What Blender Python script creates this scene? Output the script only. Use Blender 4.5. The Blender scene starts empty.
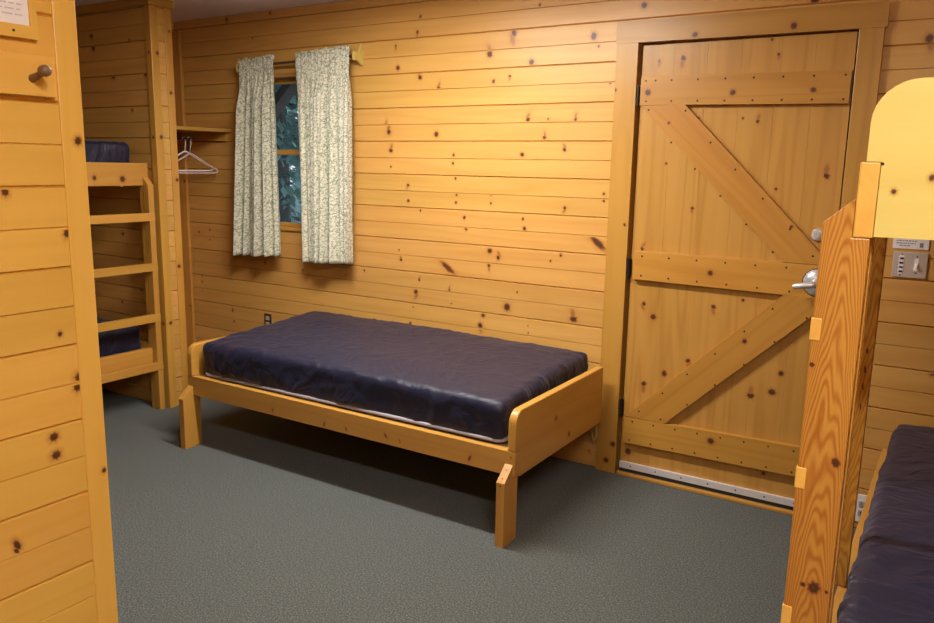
import bpy, bmesh, math, random
from mathutils import Vector, Matrix, Euler, noise

random.seed(7)
PI = math.pi
C = bpy.context.scene.collection
SC = bpy.context.scene

# ------------------------------------------------------------------ mesh helper
class MB:
    def __init__(s):
        s.v = []; s.f = []; s.k = []; s.m = []
    def add(s, vs, fs, k=None, mi=0):
        b = len(s.v)
        s.v += [tuple(p) for p in vs]
        s.k += list(k) if k else [0.0] * len(vs)
        for f in fs:
            s.f.append([b + i for i in f]); s.m.append(mi)
        return s
    def box(s, x0, x1, y0, y1, z0, z1, mi=0):
        vs = [(x, y, z) for x in (x0, x1) for y in (y0, y1) for z in (z0, z1)]
        return s.add(vs, [(0, 1, 3, 2), (4, 6, 7, 5), (0, 4, 5, 1), (2, 3, 7, 6), (0, 2, 6, 4), (1, 5, 7, 3)], mi=mi)
    def prism(s, poly, axis, lo, hi, mi=0):
        def P(a, b, t):
            return (t, a, b) if axis == 0 else (a, t, b) if axis == 1 else (a, b, t)
        n = len(poly)
        vs = [P(a, b, lo) for a, b in poly] + [P(a, b, hi) for a, b in poly]
        fs = [list(range(n)), list(range(2 * n - 1, n - 1, -1))]
        fs += [(i, (i + 1) % n, n + (i + 1) % n, n + i) for i in range(n)]
        return s.add(vs, fs, mi=mi)
    def tube(s, pts, r, n=10, closed=False, mi=0):
        pts = [Vector(p) for p in pts]
        rr = r if isinstance(r, (list, tuple)) else [r] * len(pts)
        N = len(pts); rings = []
        up = None
        for i, p in enumerate(pts):
            a = pts[(i - 1) % N] if (closed or i > 0) else p
            b = pts[(i + 1) % N] if (closed or i < N - 1) else p
            t = (b - a).normalized()
            if up is None:
                up = Vector((0, 0, 1)) if abs(t.z) < .9 else Vector((1, 0, 0))
            u = (up - t * up.dot(t)).normalized(); w = t.cross(u); up = u
            rings.append([p + (u * math.cos(2 * PI * j / n) + w * math.sin(2 * PI * j / n)) * rr[i] for j in range(n)])
        vs = [q for ring in rings for q in ring]; fs = []
        for i in range(N if closed else N - 1):
            i2 = (i + 1) % N
            for j in range(n):
                fs.append((i * n + j, i * n + (j + 1) % n, i2 * n + (j + 1) % n, i2 * n + j))
        if not closed:
            fs.append(list(range(n))[::-1]); fs.append([(N - 1) * n + j for j in range(n)])
        return s.add(vs, fs, mi=mi)
    def lathe(s, prof, c, axis, n=20, mi=0):
        # prof: list of (t along axis, radius)
        vs = []; fs = []
        for t, r in prof:
            for j in range(n):
                a = r * math.cos(2 * PI * j / n); b = r * math.sin(2 * PI * j / n)
                q = (t, a, b) if axis == 0 else (a, t, b) if axis == 1 else (a, b, t)
                vs.append((c[0] + q[0], c[1] + q[1], c[2] + q[2]))
        for i in range(len(prof) - 1):
            for j in range(n):
                fs.append((i * n + j, i * n + (j + 1) % n, (i + 1) * n + (j + 1) % n, (i + 1) * n + j))
        fs.append(list(range(n))[::-1]); fs.append([(len(prof) - 1) * n + j for j in range(n)])
        return s.add(vs, fs, mi=mi)
    def knots(s, pts, axis, plane, sgn, clamp=None, ul=None):
        """thin inlaid knots on a plane; pts = (u, z, r[, aspect, angle]); axis 1 -> plane y, axis 0 -> plane x"""
        n = 14
        pts = list(pts)
        rt = random.Random(len(pts) * 17 + int(abs(plane) * 1000))
        if len(pts) > 20:
            for t in list(pts):
                if t[2] > .0085 and len(t) < 5 and rt.random() < .55:
                    pts.append((t[0] + rt.uniform(-.006, .006), t[1] + rt.choice((-1, 1)) * t[2] * 1.1, t[2] * .95, 2.3, rt.uniform(.9, 2.2), .42))
        for t in pts:
            u, z, r = t[:3]
            asp = t[3] if len(t) > 3 else random.uniform(.75, 1.15)
            ang = t[4] if len(t) > 4 else random.uniform(-.5, .5)
            pk = t[5] if len(t) > 5 else 1.0
            lim = clamp(z) if clamp else None
            vs = []; ks = []
            def P(a, b, d):
                zz = z + b
                if lim: zz = min(max(zz, lim[0]), lim[1])
                q = plane + sgn * d; uu = u + a
                if ul: uu = min(max(uu, ul[0]), ul[1])
                return (q, uu, zz) if axis == 0 else (uu, q, zz)
            vs.append(P(0, 0, .0008)); ks.append(pk)
            rings = ((.42, .95), (.66, .60), (1.0, .30), (2.1, 0.0))
            for ri, (fr, kv) in enumerate(rings):
                for j in range(n):
                    w = 1 + .14 * math.sin(3 * j + u * 91 + ri)
                    a = r * fr * w * math.cos(2 * PI * j / n) * asp; b = r * fr * w * math.sin(2 * PI * j / n)
                    a, b = a * math.cos(ang) - b * math.sin(ang), a * math.sin(ang) + b * math.cos(ang)
                    vs.append(P(a, b, .0008 - .00015 * ri)); ks.append(kv * pk)
            fs = [(0, 1 + j, 1 + (j + 1) % n) for j in range(n)]
            for ri in range(3):
                b0 = 1 + ri * n
                fs += [(b0 + j, b0 + (j + 1) % n, b0 + n + (j + 1) % n, b0 + n + j) for j in range(n)]
            s.add(vs, fs, ks)
        return s
    def build(s, name, mat, parent=None, bevel=0, smooth=None, loc=None, rot=None, seg=2):
        me = bpy.data.meshes.new(name)
        me.from_pydata(s.v, [], s.f)
        at = me.attributes.new('knot', 'FLOAT', 'POINT')
        at.data.foreach_set('value', s.k)
        for m in (mat if isinstance(mat, (list, tuple)) else [mat]):
            me.materials.append(m)
        me.polygons.foreach_set('material_index', s.m)
        bm = bmesh.new(); bm.from_mesh(me)
        bmesh.ops.recalc_face_normals(bm, faces=bm.faces)
        bm.to_mesh(me); bm.free()
        if smooth:
            me.polygons.foreach_set('use_smooth', [True] * len(me.polygons))
            if smooth is not True: me.set_sharp_from_angle(angle=math.radians(smooth))
        o = bpy.data.objects.new(name, me); C.objects.link(o)
        if bevel:
            b = o.modifiers.new('edge', 'BEVEL'); b.width = bevel; b.segments = seg; b.limit_method = 'ANGLE'; b.angle_limit = .7
        if parent: o.parent = parent
        if loc: o.location = loc
        if rot: o.rotation_euler = rot
        return o

def thing(name, label, cat, loc=(0, 0, 0), rz=0, group=None):
    o = bpy.data.objects.new(name, None); C.objects.link(o)
    o.empty_display_size = .05
    o.location = loc; o.rotation_euler = (0, 0, rz)
    o['label'] = label; o['category'] = cat
    if group: o['group'] = group
    return o
def tag(o, label, cat, group=None, kind=None):
    o['label'] = label; o['category'] = cat
    if group: o['group'] = group
    if kind: o['kind'] = kind
    return o
def struct(o, label=None, cat=None):
    o['kind'] = 'structure'
    if label: o['label'] = label
    if cat: o['category'] = cat
    return o

# ------------------------------------------------------------------ materials
class NT:
    def __init__(s, name):
        s.mat = bpy.data.materials.new(name); s.mat.use_nodes = True
        s.t = s.mat.node_tree; s.t.nodes.clear()
        s.out = s.n('ShaderNodeOutputMaterial')
        s.b = s.n('ShaderNodeBsdfPrincipled')
        s.l(s.b.outputs[0], s.out.inputs[0])
    def n(s, ty, **kw):
        o = s.t.nodes.new(ty)
        for k, v in kw.items(): setattr(o, k, v)
        return o
    def l(s, a, b): s.t.links.new(a, b)
    def math(s, op, a, b=None, c=None, clamp=False):
        o = s.n('ShaderNodeMath', operation=op); o.use_clamp = clamp
        for i, x in enumerate((a, b, c)):
            if x is None: continue
            if isinstance(x, (int, float)): o.inputs[i].default_value = x
            else: s.l(x, o.inputs[i])
        return o.outputs[0]
    def comb(s, x, y, z):
        o = s.n('ShaderNodeCombineXYZ')
        for i, q in enumerate((x, y, z)):
            if isinstance(q, (int, float)): o.inputs[i].default_value = q
            else: s.l(q, o.inputs[i])
        return o.outputs[0]
    def noise(s, vec, scale, detail=2, rough=.5, dist=0):
        o = s.n('ShaderNodeTexNoise'); s.l(vec, o.inputs['Vector'])
        o.inputs['Scale'].default_value = scale; o.inputs['Detail'].default_value = detail
        o.inputs['Roughness'].default_value = rough; o.inputs['Distortion'].default_value = dist
        return o.outputs['Fac']
    def ramp(s, f, stops):
        o = s.n('ShaderNodeValToRGB'); e = o.color_ramp.elements
        while len(e) < len(stops): e.new(.5)
        for el, (p, c) in zip(e, stops):
            el.position = p; el.color = (*c, 1) if len(c) == 3 else c
        s.l(f, o.inputs[0]); return o.outputs[0]
    def mix(s, f, a, b, mode='MIX'):
        o = s.n('ShaderNodeMix', data_type='RGBA', blend_type=mode)
        if isinstance(f, (int, float)): o.inputs[0].default_value = f
        else: s.l(f, o.inputs[0])
        for x, i in ((a, 6), (b, 7)):
            if isinstance(x, tuple): o.inputs[i].default_value = (*x, 1)
            else: s.l(x, o.inputs[i])
        return o.outputs[2]
    def xyz(s):
        tc = s.n('ShaderNodeTexCoord'); sp = s.n('ShaderNodeSeparateXYZ')
        s.l(tc.outputs['Object'], sp.inputs[0])
        return tc.outputs['Object'], [sp.outputs[i] for i in range(3)]
    def bump(s, h, dist, strength=1):
        o = s.n('ShaderNodeBump'); o.inputs['Distance'].default_value = dist; o.inputs['Strength'].default_value = strength
        s.l(h, o.inputs['Height']); s.l(o.outputs[0], s.b.inputs['Normal'])

def plain(name, col, rough=.5, metal=0, spec=.5):
    m = NT(name); m.b.inputs['Base Color'].default_value = (*col, 1)
    _, (x, y, z) = m.xyz()
    nz = m.noise(m.comb(x, y, z), 60, 2)
    m.l(m.math('MULTIPLY_ADD', nz, .12, rough - .06), m.b.inputs['Roughness'])
    m.b.inputs['Metallic'].default_value = metal
    m.b.inputs['Specular IOR Level'].default_value = spec
    return m.mat

_w = {}
def wood(axis, tone='wall', pitch=None, centre=0.0):
    """lacquered knotty pine; grain runs along axis; pitch = (axis, offset, width) gives every board its own tone"""
    key = (axis, tone, pitch, centre)
    if key in _w: return _w[key]
    m = NT('pine_%s_%s' % ('xyz'[axis], tone))
    _, p = m.xyz()
    g = p[axis]; a, b = [p[i] for i in range(3) if i != axis]
    oi = m.n('ShaderNodeObjectInfo')
    if pitch:
        idx = m.math('FLOOR', m.math('DIVIDE', m.math('SUBTRACT', p[pitch[0]], pitch[1]), pitch[2] * (2 if pitch[0] == 2 else 1)))
        seed = m.math('ADD', m.math('MULTIPLY', idx, 1.37), oi.outputs['Random'])
    else:
        seed = m.math('MULTIPLY', oi.outputs['Random'], 23.0)
    wn = m.n('ShaderNodeTexWhiteNoise', noise_dimensions='1D'); m.l(seed, wn.inputs['W'])
    rnd = wn.outputs['Value']
    off = m.math('MULTIPLY', rnd, 31.0)
    T = dict(
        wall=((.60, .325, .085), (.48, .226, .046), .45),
        near=((.74, .420, .085), (.64, .325, .048), .4),  # near partition's pine, lightened in place of more lamp light
        trim=((.50, .250, .048), (.39, .172, .027), .6),
        door=((.47, .240, .052), (.36, .162, .028), .8),
        batten=((.48, .230, .040), (.38, .156, .023), .6),
        bed=((.53, .268, .050), (.42, .184, .028), .55),
        pale=((.66, .52, .145), (.60, .44, .100), .4),  # lightened to stand in for strong lamp light on the upper end board
        dark=((.50, .230, .055), (.36, .145, .028), .6),
        flame=((.52, .265, .042), (.36, .130, .016), 1.0),
    )[tone]
    cf = {'flame': (.45, 5.5, 26.0)}.get(tone, (.5, 9.0, 16.0))
    # cathedral figure: contour lines of a stretched noise
    vec = m.comb(m.math('MULTIPLY_ADD', g, cf[0], off), m.math('MULTIPLY', a, cf[1]), m.math('MULTIPLY_ADD', b, cf[1], off))
    n1 = m.noise(vec, 1.0, 1.2, .45)
    rings = m.math('MULTIPLY_ADD', m.math('SINE', m.math('MULTIPLY', n1, cf[2] * 2.4)), .5, .5)
    rings = m.math('POWER', rings, 2.0)
    if tone == 'flame':
        # nested arches of a flat-sawn plank
        dx = m.math('SUBTRACT', a, centre)
        wob = m.noise(m.comb(m.math('MULTIPLY', g, 2.6), m.math('MULTIPLY', a, 16), 0.0), 1.0, 2, .5)
        ar = m.math('ADD', g, m.math('MULTIPLY', m.math('MULTIPLY', dx, dx), 210))
        ar = m.math('ADD', ar, m.math('MULTIPLY', wob, .55))
        rings = m.math('MULTIPLY_ADD', m.math('SINE', m.math('MULTIPLY', ar, 120)), .5, .5)
        rings = m.math('POWER', rings, 1.6)
    fib = m.noise(m.comb(m.math('MULTIPLY_ADD', g, 3, off), m.math('MULTIPLY', a, 160), m.math('MULTIPLY', b, 160)), 1.0, 3, .6)
    soft = m.noise(m.comb(m.math('MULTIPLY_ADD', g, 1.3, off), m.math('MULTIPLY', a, 14), m.math('MULTIPLY', b, 14)), 1.0, 2, .5)
    f = m.math('ADD', m.math('MULTIPLY', rings, .55 * T[2] if tone != 'flame' else .80), m.math('MULTIPLY_ADD', fib, .30, .0))
    f = m.math('ADD', f, m.math('MULTIPLY_ADD', soft, .9, -.45), clamp=True)
    col = m.mix(f, T[0], T[1])
    hs = m.n('ShaderNodeHueSaturation'); m.l(col, hs.inputs['Color'])
    m.l(m.math('MULTIPLY_ADD', rnd, .010, .495), hs.inputs['Hue'])
    rn2 = m.n('ShaderNodeTexWhiteNoise', noise_dimensions='1D'); m.l(m.math('ADD', seed, 7.7), rn2.inputs['W'])
    m.l(m.math('MULTIPLY_ADD', rn2.outputs['Value'], .15, .925), hs.inputs['Value'])
    at = m.n('ShaderNodeAttribute'); at.attribute_name = 'knot'
    kf = at.outputs['Fac']
    kn = m.noise(m.comb(m.math('MULTIPLY', p[0], 1), p[1], p[2]), 220, 2)
    kf2 = m.math('ADD', kf, m.math('MULTIPLY', m.math('SUBTRACT', kn, .5), m.math('MULTIPLY', kf, .5)), clamp=True)
    kc = m.ramp(kf2, [(0, (.50, .20, .04)), (.32, (.32, .10, .022)), (.6, (.11, .032, .012)), (.9, (.050, .016, .008)), (1, (.10, .036, .014))])
    ka = m.ramp(kf2, [(0, (0, 0, 0)), (.22, (.30, .30, .30)), (.5, (.9, .9, .9)), (1, (1, 1, 1))])
    col = m.mix(ka, hs.outputs[0], kc)
    m.l(col, m.b.inputs['Base Color'])
    m.l(m.math('MULTIPLY_ADD', fib, .14, .30), m.b.inputs['Roughness'])
    m.b.inputs['Specular IOR Level'].default_value = .42
    m.bump(m.math('ADD', fib, m.math('MULTIPLY', rings, .5)), .0006, .35)
    _w[key] = m.mat
    return m.mat

def carpet_mat():
    m = NT('carpet_grey_green'); v, p = m.xyz()
    a = m.noise(v, 150, 3, .75); b = m.noise(v, 420, 2, .6); c = m.noise(v, 3, 3, .6)
    f = m.math('ADD', m.math('MULTIPLY', a, .65), m.math('MULTIPLY', b, .35))
    col = m.ramp(f, [(.38, (.016, .020, .018)), (.48, (.058, .066, .062)), (.56, (.120, .128, .118)), (.64, (.26, .26, .235))])
    col = m.mix(m.math('MULTIPLY_ADD', c, .5, -.1, clamp=True), col, (.068, .074, .068))
    m.l(col, m.b.inputs['Base Color']); m.b.inputs['Roughness'].default_value = .95
    m.b.inputs['Specular IOR Level'].default_value = .15
    m.b.inputs['Sheen Weight'].default_value = .15
    m.bump(f, .006, .7)
    return m.mat
def ceiling_mat():
    m = NT('ceiling_paint'); v, p = m.xyz()
    a = m.noise(v, 2.5, 3); b = m.noise(v, 90, 3)
    m.l(m.ramp(a, [(.3, (.80, .73, .82)), (.7, (.86, .79, .88))]), m.b.inputs['Base Color'])
    m.b.inputs['Roughness'].default_value = .9
    m.bump(b, .002, .5); return m.mat
def mattress_mat():
    m = NT('navy_nylon'); v, p = m.xyz()
    q = m.n('ShaderNodeTexNoise'); m.l(v, q.inputs['Vector']); q.inputs['Scale'].default_value = 2.2; q.inputs['Detail'].default_value = 2
    wv = m.n('ShaderNodeVectorMath', operation='MULTIPLY_ADD'); m.l(q.outputs['Color'], wv.inputs[0]); wv.inputs[1].default_value = (.5, .5, .5); m.l(v, wv.inputs[2])
    st = m.n('ShaderNodeVectorMath', operation='MULTIPLY'); m.l(wv.outputs[0], st.inputs[0]); st.inputs[1].default_value = (6, 15, 6)
    a = m.noise(st.outputs[0], 1.0, 3, .5)
    rid = m.math('SUBTRACT', 1.0, m.math('ABSOLUTE', m.math('MULTIPLY_ADD', a, 2.6, -1.3)))
    rid = m.math('POWER', m.math('MAXIMUM', rid, 0.0), 2.5)
    b = m.noise(v, 700, 1)
    m.l(m.mix(a, (.006, .006, .020), (.013, .012, .034)), m.b.inputs['Base Color'])
    m.b.inputs['Roughness'].default_value = .50
    m.b.inputs['Specular IOR Level'].default_value = .42
    m.b.inputs['Sheen Weight'].default_value = .30
    m.b.inputs['Sheen Roughness'].default_value = .35
    m.b.inputs['Sheen Tint'].default_value = (.50, .50, .75, 1)
    m.bump(m.math('ADD', rid, m.math('MULTIPLY', b, .06)), .0065, .55)
    return m.mat
def curtain_mat():
    m = NT('curtain_leaf_print'); v, p = m.xyz()
    w = m.noise(v, 30, 2)
    vo = m.n('ShaderNodeTexVoronoi', feature='DISTANCE_TO_EDGE'); vo.inputs['Scale'].default_value = 68
    q = m.comb(m.math('ADD', p[0], m.math('MULTIPLY', w, .05)), m.math('MULTIPLY', p[1], .3), m.math('ADD', p[2], m.math('MULTIPLY', w, .05)))
    m.l(q, vo.inputs['Vector'])
    v2 = m.n('ShaderNodeTexVoronoi'); v2.inputs['Scale'].default_value = 90; m.l(q, v2.inputs['Vector'])
    f1 = m.ramp(vo.outputs['Distance'], [(.04, (1, 1, 1)), (.14, (0, 0, 0))])
    f2 = m.ramp(v2.outputs['Distance'], [(.25, (1, 1, 1)), (.40, (0, 0, 0))])
    n2 = m.noise(v, 60, 2)
    f1b = m.math('MULTIPLY', f1, m.math('GREATER_THAN', n2, .43))
    base = m.mix(f1b, (.66, .625, .49), (.24, .26, .18))
    base = m.mix(m.math('MULTIPLY', f2, .5), base, (.37, .385, .28))
    m.l(base, m.b.inputs['Base Color']); m.b.inputs['Roughness'].default_value = .85
    m.b.inputs['Sheen Weight'].default_value = .2
    m.bump(m.noise(v, 700, 1), .001, .5)
    return m.mat
def glass_mat():
    m = NT('window_glass'); m.t.nodes.remove(m.b)
    tr = m.n('ShaderNodeBsdfTransparent'); tr.inputs[0].default_value = (.93, .96, .95, 1)
    gl = m.n('ShaderNodeBsdfGlossy'); gl.inputs['Roughness'].default_value = .03
    fr = m.n('ShaderNodeLayerWeight'); fr.inputs[0].default_value = .5
    mx = m.n('ShaderNodeMixShader'); m.l(m.math('MULTIPLY_ADD', m.math('POWER', fr.outputs[1], 4.0), .5, .03), mx.inputs[0]); m.l(tr.outputs[0], mx.inputs[1]); m.l(gl.outputs[0], mx.inputs[2])
    m.l(mx.outputs[0], m.out.inputs[0]); return m.mat
def leaf_mat(name, c1, c2):
    m = NT(name); v, p = m.xyz()
    m.l(m.mix(m.noise(v, 3, 3), c1, c2), m.b.inputs['Base Color']); m.b.inputs['Roughness'].default_value = .6
    return m.mat
def ground_mat():
    m = NT('gravel_ground'); v, p = m.xyz()
    m.l(m.ramp(m.noise(v, 1.2, 5, .7), [(.35, (.05, .055, .06)), (.55, (.16, .17, .19)), (.7, (.24, .25, .27))]), m.b.inputs['Base Color'])
    m.b.inputs['Roughness'].default_value = .95; return m.mat

M_CARPET = carpet_mat(); M_CEIL = ceiling_mat(); M_NYLON = mattress_mat(); M_CURT = curtain_mat(); M_GLASS = glass_mat()
M_STEEL = plain('brushed_steel', (.66, .63, .62), .38, .6)
M_CHROME = plain('chrome', (.70, .71, .74), .22, .6)
M_DARKM = plain('dark_steel', (.035, .028, .022), .45, .6)
M_SCREW = plain('dark_screw', (.030, .016, .010), .5, .3)
M_BLACK = plain('black_rubber', (.012, .012, .012), .6)
M_WHITE = plain('white_plastic', (.82, .76, .74), .35)
M_PINK = plain('pinkish_plastic', (.62, .46, .45), .35)
M_PAPER = plain('white_paper', (.82, .77, .76), .8, 0, .2)
M_INK = plain('grey_ink', (.58, .52, .58), .8, 0, .2)
M_INK2 = plain('dark_label_ink', (.22, .20, .25), .7, 0, .2)
M_PIPE = plain('pale_lilac_piping', (.30, .28, .34), .5)
M_PEG = plain('grey_brown_peg', (.20, .105, .050), .5)
M_ROD = plain('bronze_rod', (.10, .045, .025), .4, .2)
M_ALU = plain('aluminium_sweep', (.74, .70, .70), .42, .35)
M_CORD = plain('tan_webbing', (.42, .27, .10), .8)
M_PLY = plain('plywood_deck', (.50, .34, .16), .6)
M_EAVE = plain('weathered_eave_timber', (.10, .085, .08), .8)
M_SOFFIT = plain('grey_soffit_boards', (.16, .15, .165), .8)

# ------------------------------------------------------------------ measures
PB = .0903                     # board pitch
Z0 = 2.1686                    # a groove of the back wall
CEIL = 2.402
XL, XR, YF = -3.75, 2.15, -5.4

def zrows(off, z0, z1):
    k0 = math.floor((z0 - off) / PB)
    r = []; k = k0
    while off + k * PB < z1 - 1e-4:
        a, b = max(off + k * PB, z0), min(off + (k + 1) * PB, z1)
        if b - a > .004: r.append((a, b))
        k += 1
    return r
def boards(mb, axis, plane, sgn, u0, u1, off, z0, z1, holes=()):
    """tongue-and-groove boards, one chamfered strip per row; axis 1: plane y, u = x; axis 0: plane x, u = y"""
    def P(u, d, z):
        q = plane + sgn * d
        return (u, q, z) if axis == 1 else (q, u, z)
    cuts = sorted({z0, z1} | {h[2] for h in holes} | {h[3] for h in holes})
    for a, b in zrows(off, z0, z1):
        par = round((a - off) / PB) % 2 if abs((a - off) / PB - round((a - off) / PB)) < .01 else 0
        zs = [a] + [c for c in cuts if a + .002 < c < b - .002] + [b]
        for i in range(len(zs) - 1):
            lo, hi = zs[i], zs[i + 1]; mid = (lo + hi) / 2
            segs = [(u0, u1)]
            for h in holes:
                if h[2] < mid < h[3]:
                    ns = []
                    for s0, s1 in segs:
                        if h[0] > s0: ns.append((s0, min(h[0], s1)))
                        if h[1] < s1: ns.append((max(h[1], s0), s1))
                    segs = [q for q in ns if q[1] - q[0] > .001]
            g0 = ((.0040, .0020)[par]) if lo == a else 0; g1 = ((.0020, .0040)[par]) if hi == b else 0
            d0 = (-.009, -.005)[par]; d1 = (-.005, -.009)[par]
            for s0, s1 in segs:
                vs = []
                for u in (s0, s1):
                    vs += [P(u, d0 if g0 else 0, lo), P(u, 0, lo + g0), P(u, 0, hi - g1), P(u, d1 if g1 else 0, hi)]
                mb.add(vs, [(0, 1, 5, 4), (1, 2, 6, 5), (2, 3, 7, 6)])
def clampf(off):
    def f(z):
        k = math.floor((z - off) / PB)
        return (off + k * PB + .0045, off + (k + 1) * PB - .0045)
    return f
def backing(mb, axis, c0, c1, u0, u1, z0, z1, holes=()):
    us = sorted({u0, u1} | {h[i] for h in holes for i in (0, 1) if u0 < h[i] < u1})
    for a, b in zip(us, us[1:]):
        zz = [(z0, z1)]
        for h in holes:
            if h[0] < (a + b) / 2 < h[1]:
                ns = []
                for s0, s1 in zz:
                    if h[2] > s0: ns.append((s0, min(h[2], s1)))
                    if h[3] < s1: ns.append((max(h[3], s0), s1))
                zz = ns
        for s0, s1 in zz:
            if s1 - s0 < .001: continue
            if axis == 1: mb.box(a, b, c0, c1, s0, s1)
            else: mb.box(c0, c1, a, b, s0, s1)

# ------------------------------------------------------------------ the setting
DOOR_HOLE = (-.018, .897, -.05, 2.066)
WIN = (-2.60, -1.74, 1.080, 2.030)

floor = MB().box(XL - .2, XR + .2, YF - .2, .6, -.06, 0).build('floor', M_CARPET)
struct(floor, 'dark grey-green speckled carpet', 'floor')
ceil = MB().box(XL - .2, XR + .2, YF - .2, .2, CEIL, CEIL + .06).build('ceiling', M_CEIL)
struct(ceil, 'plain pale mauve-white ceiling', 'ceiling')

KNOTS_BACK = [(-0.535,2.272,.0084),(-1.246,2.276,.0092),(-1.264,2.197,.0108),(-0.675,2.151,.0244),(-0.245,2.108,.0203),(-1.409,2.135,.0095),(-0.811,2.06,.0191),(-0.218,2.061,.0068),(-0.57,2.008,.0157),(-1.395,2.02,.0142),(-1.247,1.965,.014),(-0.69,1.946,.0087),(-0.785,1.925,.0118),(-1.124,1.907,.0123),(-0.151,1.892,.0068),(-0.581,1.735,.0144),(-0.468,1.734,.0057),(-0.321,1.732,.0125),(-1.48,1.718,.0113),(-1.46,1.681,.0194),(-1.135,1.664,.0171),(-0.484,1.646,.0114),(-0.121,1.678,.0095),(-0.371,1.588,.0127),(-1.443,1.578,.0146),(-0.607,1.561,.0117),(-1.022,1.555,.0092),(-1.025,1.512,.0093),(-1.007,1.433,.0093),(-1.443,1.487,.0065),(-1.323,1.388,.0097),(-1.321,1.302,.0097),(-0.999,1.345,.0078),(-1.002,1.305,.0078),(-0.785,1.352,.006),(-0.784,1.31,.0076),(-0.156,1.38,.0069),(-0.154,1.347,.0069),(-0.358,1.302,.0114),(-1.237,1.252,.008),(-0.947,1.227,.0108),(-0.935,1.169,.0124),(-0.591,1.238,.0089),(-0.581,1.189,.0118),(-1.385,1.021,.0066),(-1.37,.968,.0115),(-0.784,1.06,.0153),(-0.73,1.029,.0152),(-0.787,.98,.0123),(-0.371,1.068,.0087),(-0.426,1.035,.0073),(-1.242,.863,.0098),(-1.263,.79,.018),(-1.037,.826,.0096),(-0.612,.856,.006),(-1.023,.75,.0048),(-0.67,.77,.0229),(-0.286,.754,.0218),(-1.283,.701,.0049),(-0.816,.709,.0125),(-0.833,.651,.0172),(-0.542,.685,.0045),(-0.539,.647,.006),(-1.303,.606,.01),(-2.469,.861,.0087),(-2.137,.838,.0122),(-1.787,.841,.0063),(-1.641,.881,.0089),(-3.10,1.022,.0084),(-2.989,1.042,.0083),(-2.994,.974,.0062),(-3.09,.719,.0084),(-3.09,.677,.0085),(-3.09,.632,.0085),(-2.793,.509,.0103),(-2.782,.436,.0083),(-2.746,2.378,.0145),(-2.363,2.385,.0107),(-2.522,2.252,.0076),(-0.007,2.224,.0149),(.711,2.182,.0178),(1.13,2.006,.0196),(-.17,.09,.01),(1.28,.72,.012),(1.40,1.36,.015)]
STREAKS = [(-.174, 1.142, .021, 3.2, -.68, .8), (-1.05, .948, .020, 3.6, -.60, .75)]
wb = MB()
boards(wb, 1, 0, -1, XL, XR, Z0, 0, CEIL, (DOOR_HOLE, WIN))
backing(wb, 1, .0092, .15, XL, XR, 0, CEIL, (DOOR_HOLE, WIN))
wb.knots(KNOTS_BACK, 1, 0, -1, clampf(Z0)); wb.knots(STREAKS, 1, 0, -1, clampf(Z0))
struct(wb.build('wall_back', wood(0, 'wall', (2, Z0, PB))), 'horizontal knotty pine boards', 'wall')

# near partition on the left, facing +x
ZN = 1.8018; XN = -.381; YN = -2.493
KNOTS_NEAR = [(-2.719,.653,.0156,.5,.4),(-2.722,.640,.009,.5,.6),(-2.617,.876,.0114),(-2.615,.832,.0115),(-2.544,1.001,.014),(-2.553,.979,.0116),(-2.584,1.111,.0068),(-2.55,1.337,.0113),(-2.677,1.431,.0105),(-2.95,1.2,.012),(-3.2,.8,.014),(-3.1,1.9,.012)]
wn = MB()
boards(wn, 0, XN, 1, YF, YN - .052, ZN, 0, CEIL)
backing(wn, 0, XN - .12, XN - .0092, YF, YN - .006, 0, CEIL)
wn.knots(KNOTS_NEAR, 0, XN, 1, clampf(ZN))
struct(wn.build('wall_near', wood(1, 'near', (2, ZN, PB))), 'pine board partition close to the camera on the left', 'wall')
t = MB().box(XN - .124, XN + .004, YN - .054, YN, 0, CEIL)
t.knots([(-2.510, 1.541, .0112), (-2.504, .759, .0073), (-2.515, 2.05, .006)], 0, XN + .004, 1, None, (YN - .051, YN - .003))
struct(t.build('trim_1', wood(2, 'near'), bevel=.003), 'vertical corner trim ending the near partition', 'trim')

# bunk alcove partition, its end facing +x
XC, YC0, YC1 = -2.672, -.617, -.473
wa = MB()
boards(wa, 1, YC0 + .006, -1, XL, XC - .045, Z0, 0, CEIL)
boards(wa, 0, XC - .004, 1, YC0 + .04, YC1 - .04, Z0, 0, CEIL)
boards(wa, 1, YC1 - .006, 1, XL, XC - .04, Z0, 0, CEIL)
wa.box(XL, XC - .0135, YC0 + .016, YC1 - .016, 0, CEIL)
wa.knots([(-3.239,2.225,.015),(-3.227,2.155,.018),(-2.874,2.178,.0115),(-3.047,1.986,.0208),(-2.745,1.984,.0172),(-2.885,1.786,.0117),(-3.05,1.05,.012),(-2.9,.72,.014),(-3.1,.62,.01)], 1, YC0 + .006, -1, clampf(Z0))
struct(wa.build('wall_alcove', wood(0, 'wall', (2, Z0, PB))), 'partition of pine boards behind the ladder', 'wall')
t = MB().box(XC - .05, XC, YC0, YC0 + .053, 0, CEIL - .046)
t.knots([(-.578,2.1,.0114),(-.581,1.632,.0145),(-.583,.532,.0121)], 0, XC, 1, None, (YC0 + .003, YC0 + .05))
t.knots([(-2.695, 2.1, .010), (-2.697, 1.63, .009), (-2.695, .53, .011)], 1, YC0, -1, None, (XC - .047, XC - .003))
struct(t.build('trim_2', wood(2, 'bed'), bevel=.003), 'front corner trim of the alcove partition', 'trim')
t = MB().box(XC - .045, XC + .001, YC1 - .048, YC1, 0, CEIL - .046)
t.knots([(-.492,2.229,.009),(-.501,1.886,.010),(-.489,1.386,.0119),(-.505,.870,.013)], 0, XC + .001, 1, None, (YC1 - .045, YC1 - .003))
struct(t.build('trim_3', wood(2, 'bed'), bevel=.003), 'rear corner trim of the alcove partition', 'trim')
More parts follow.
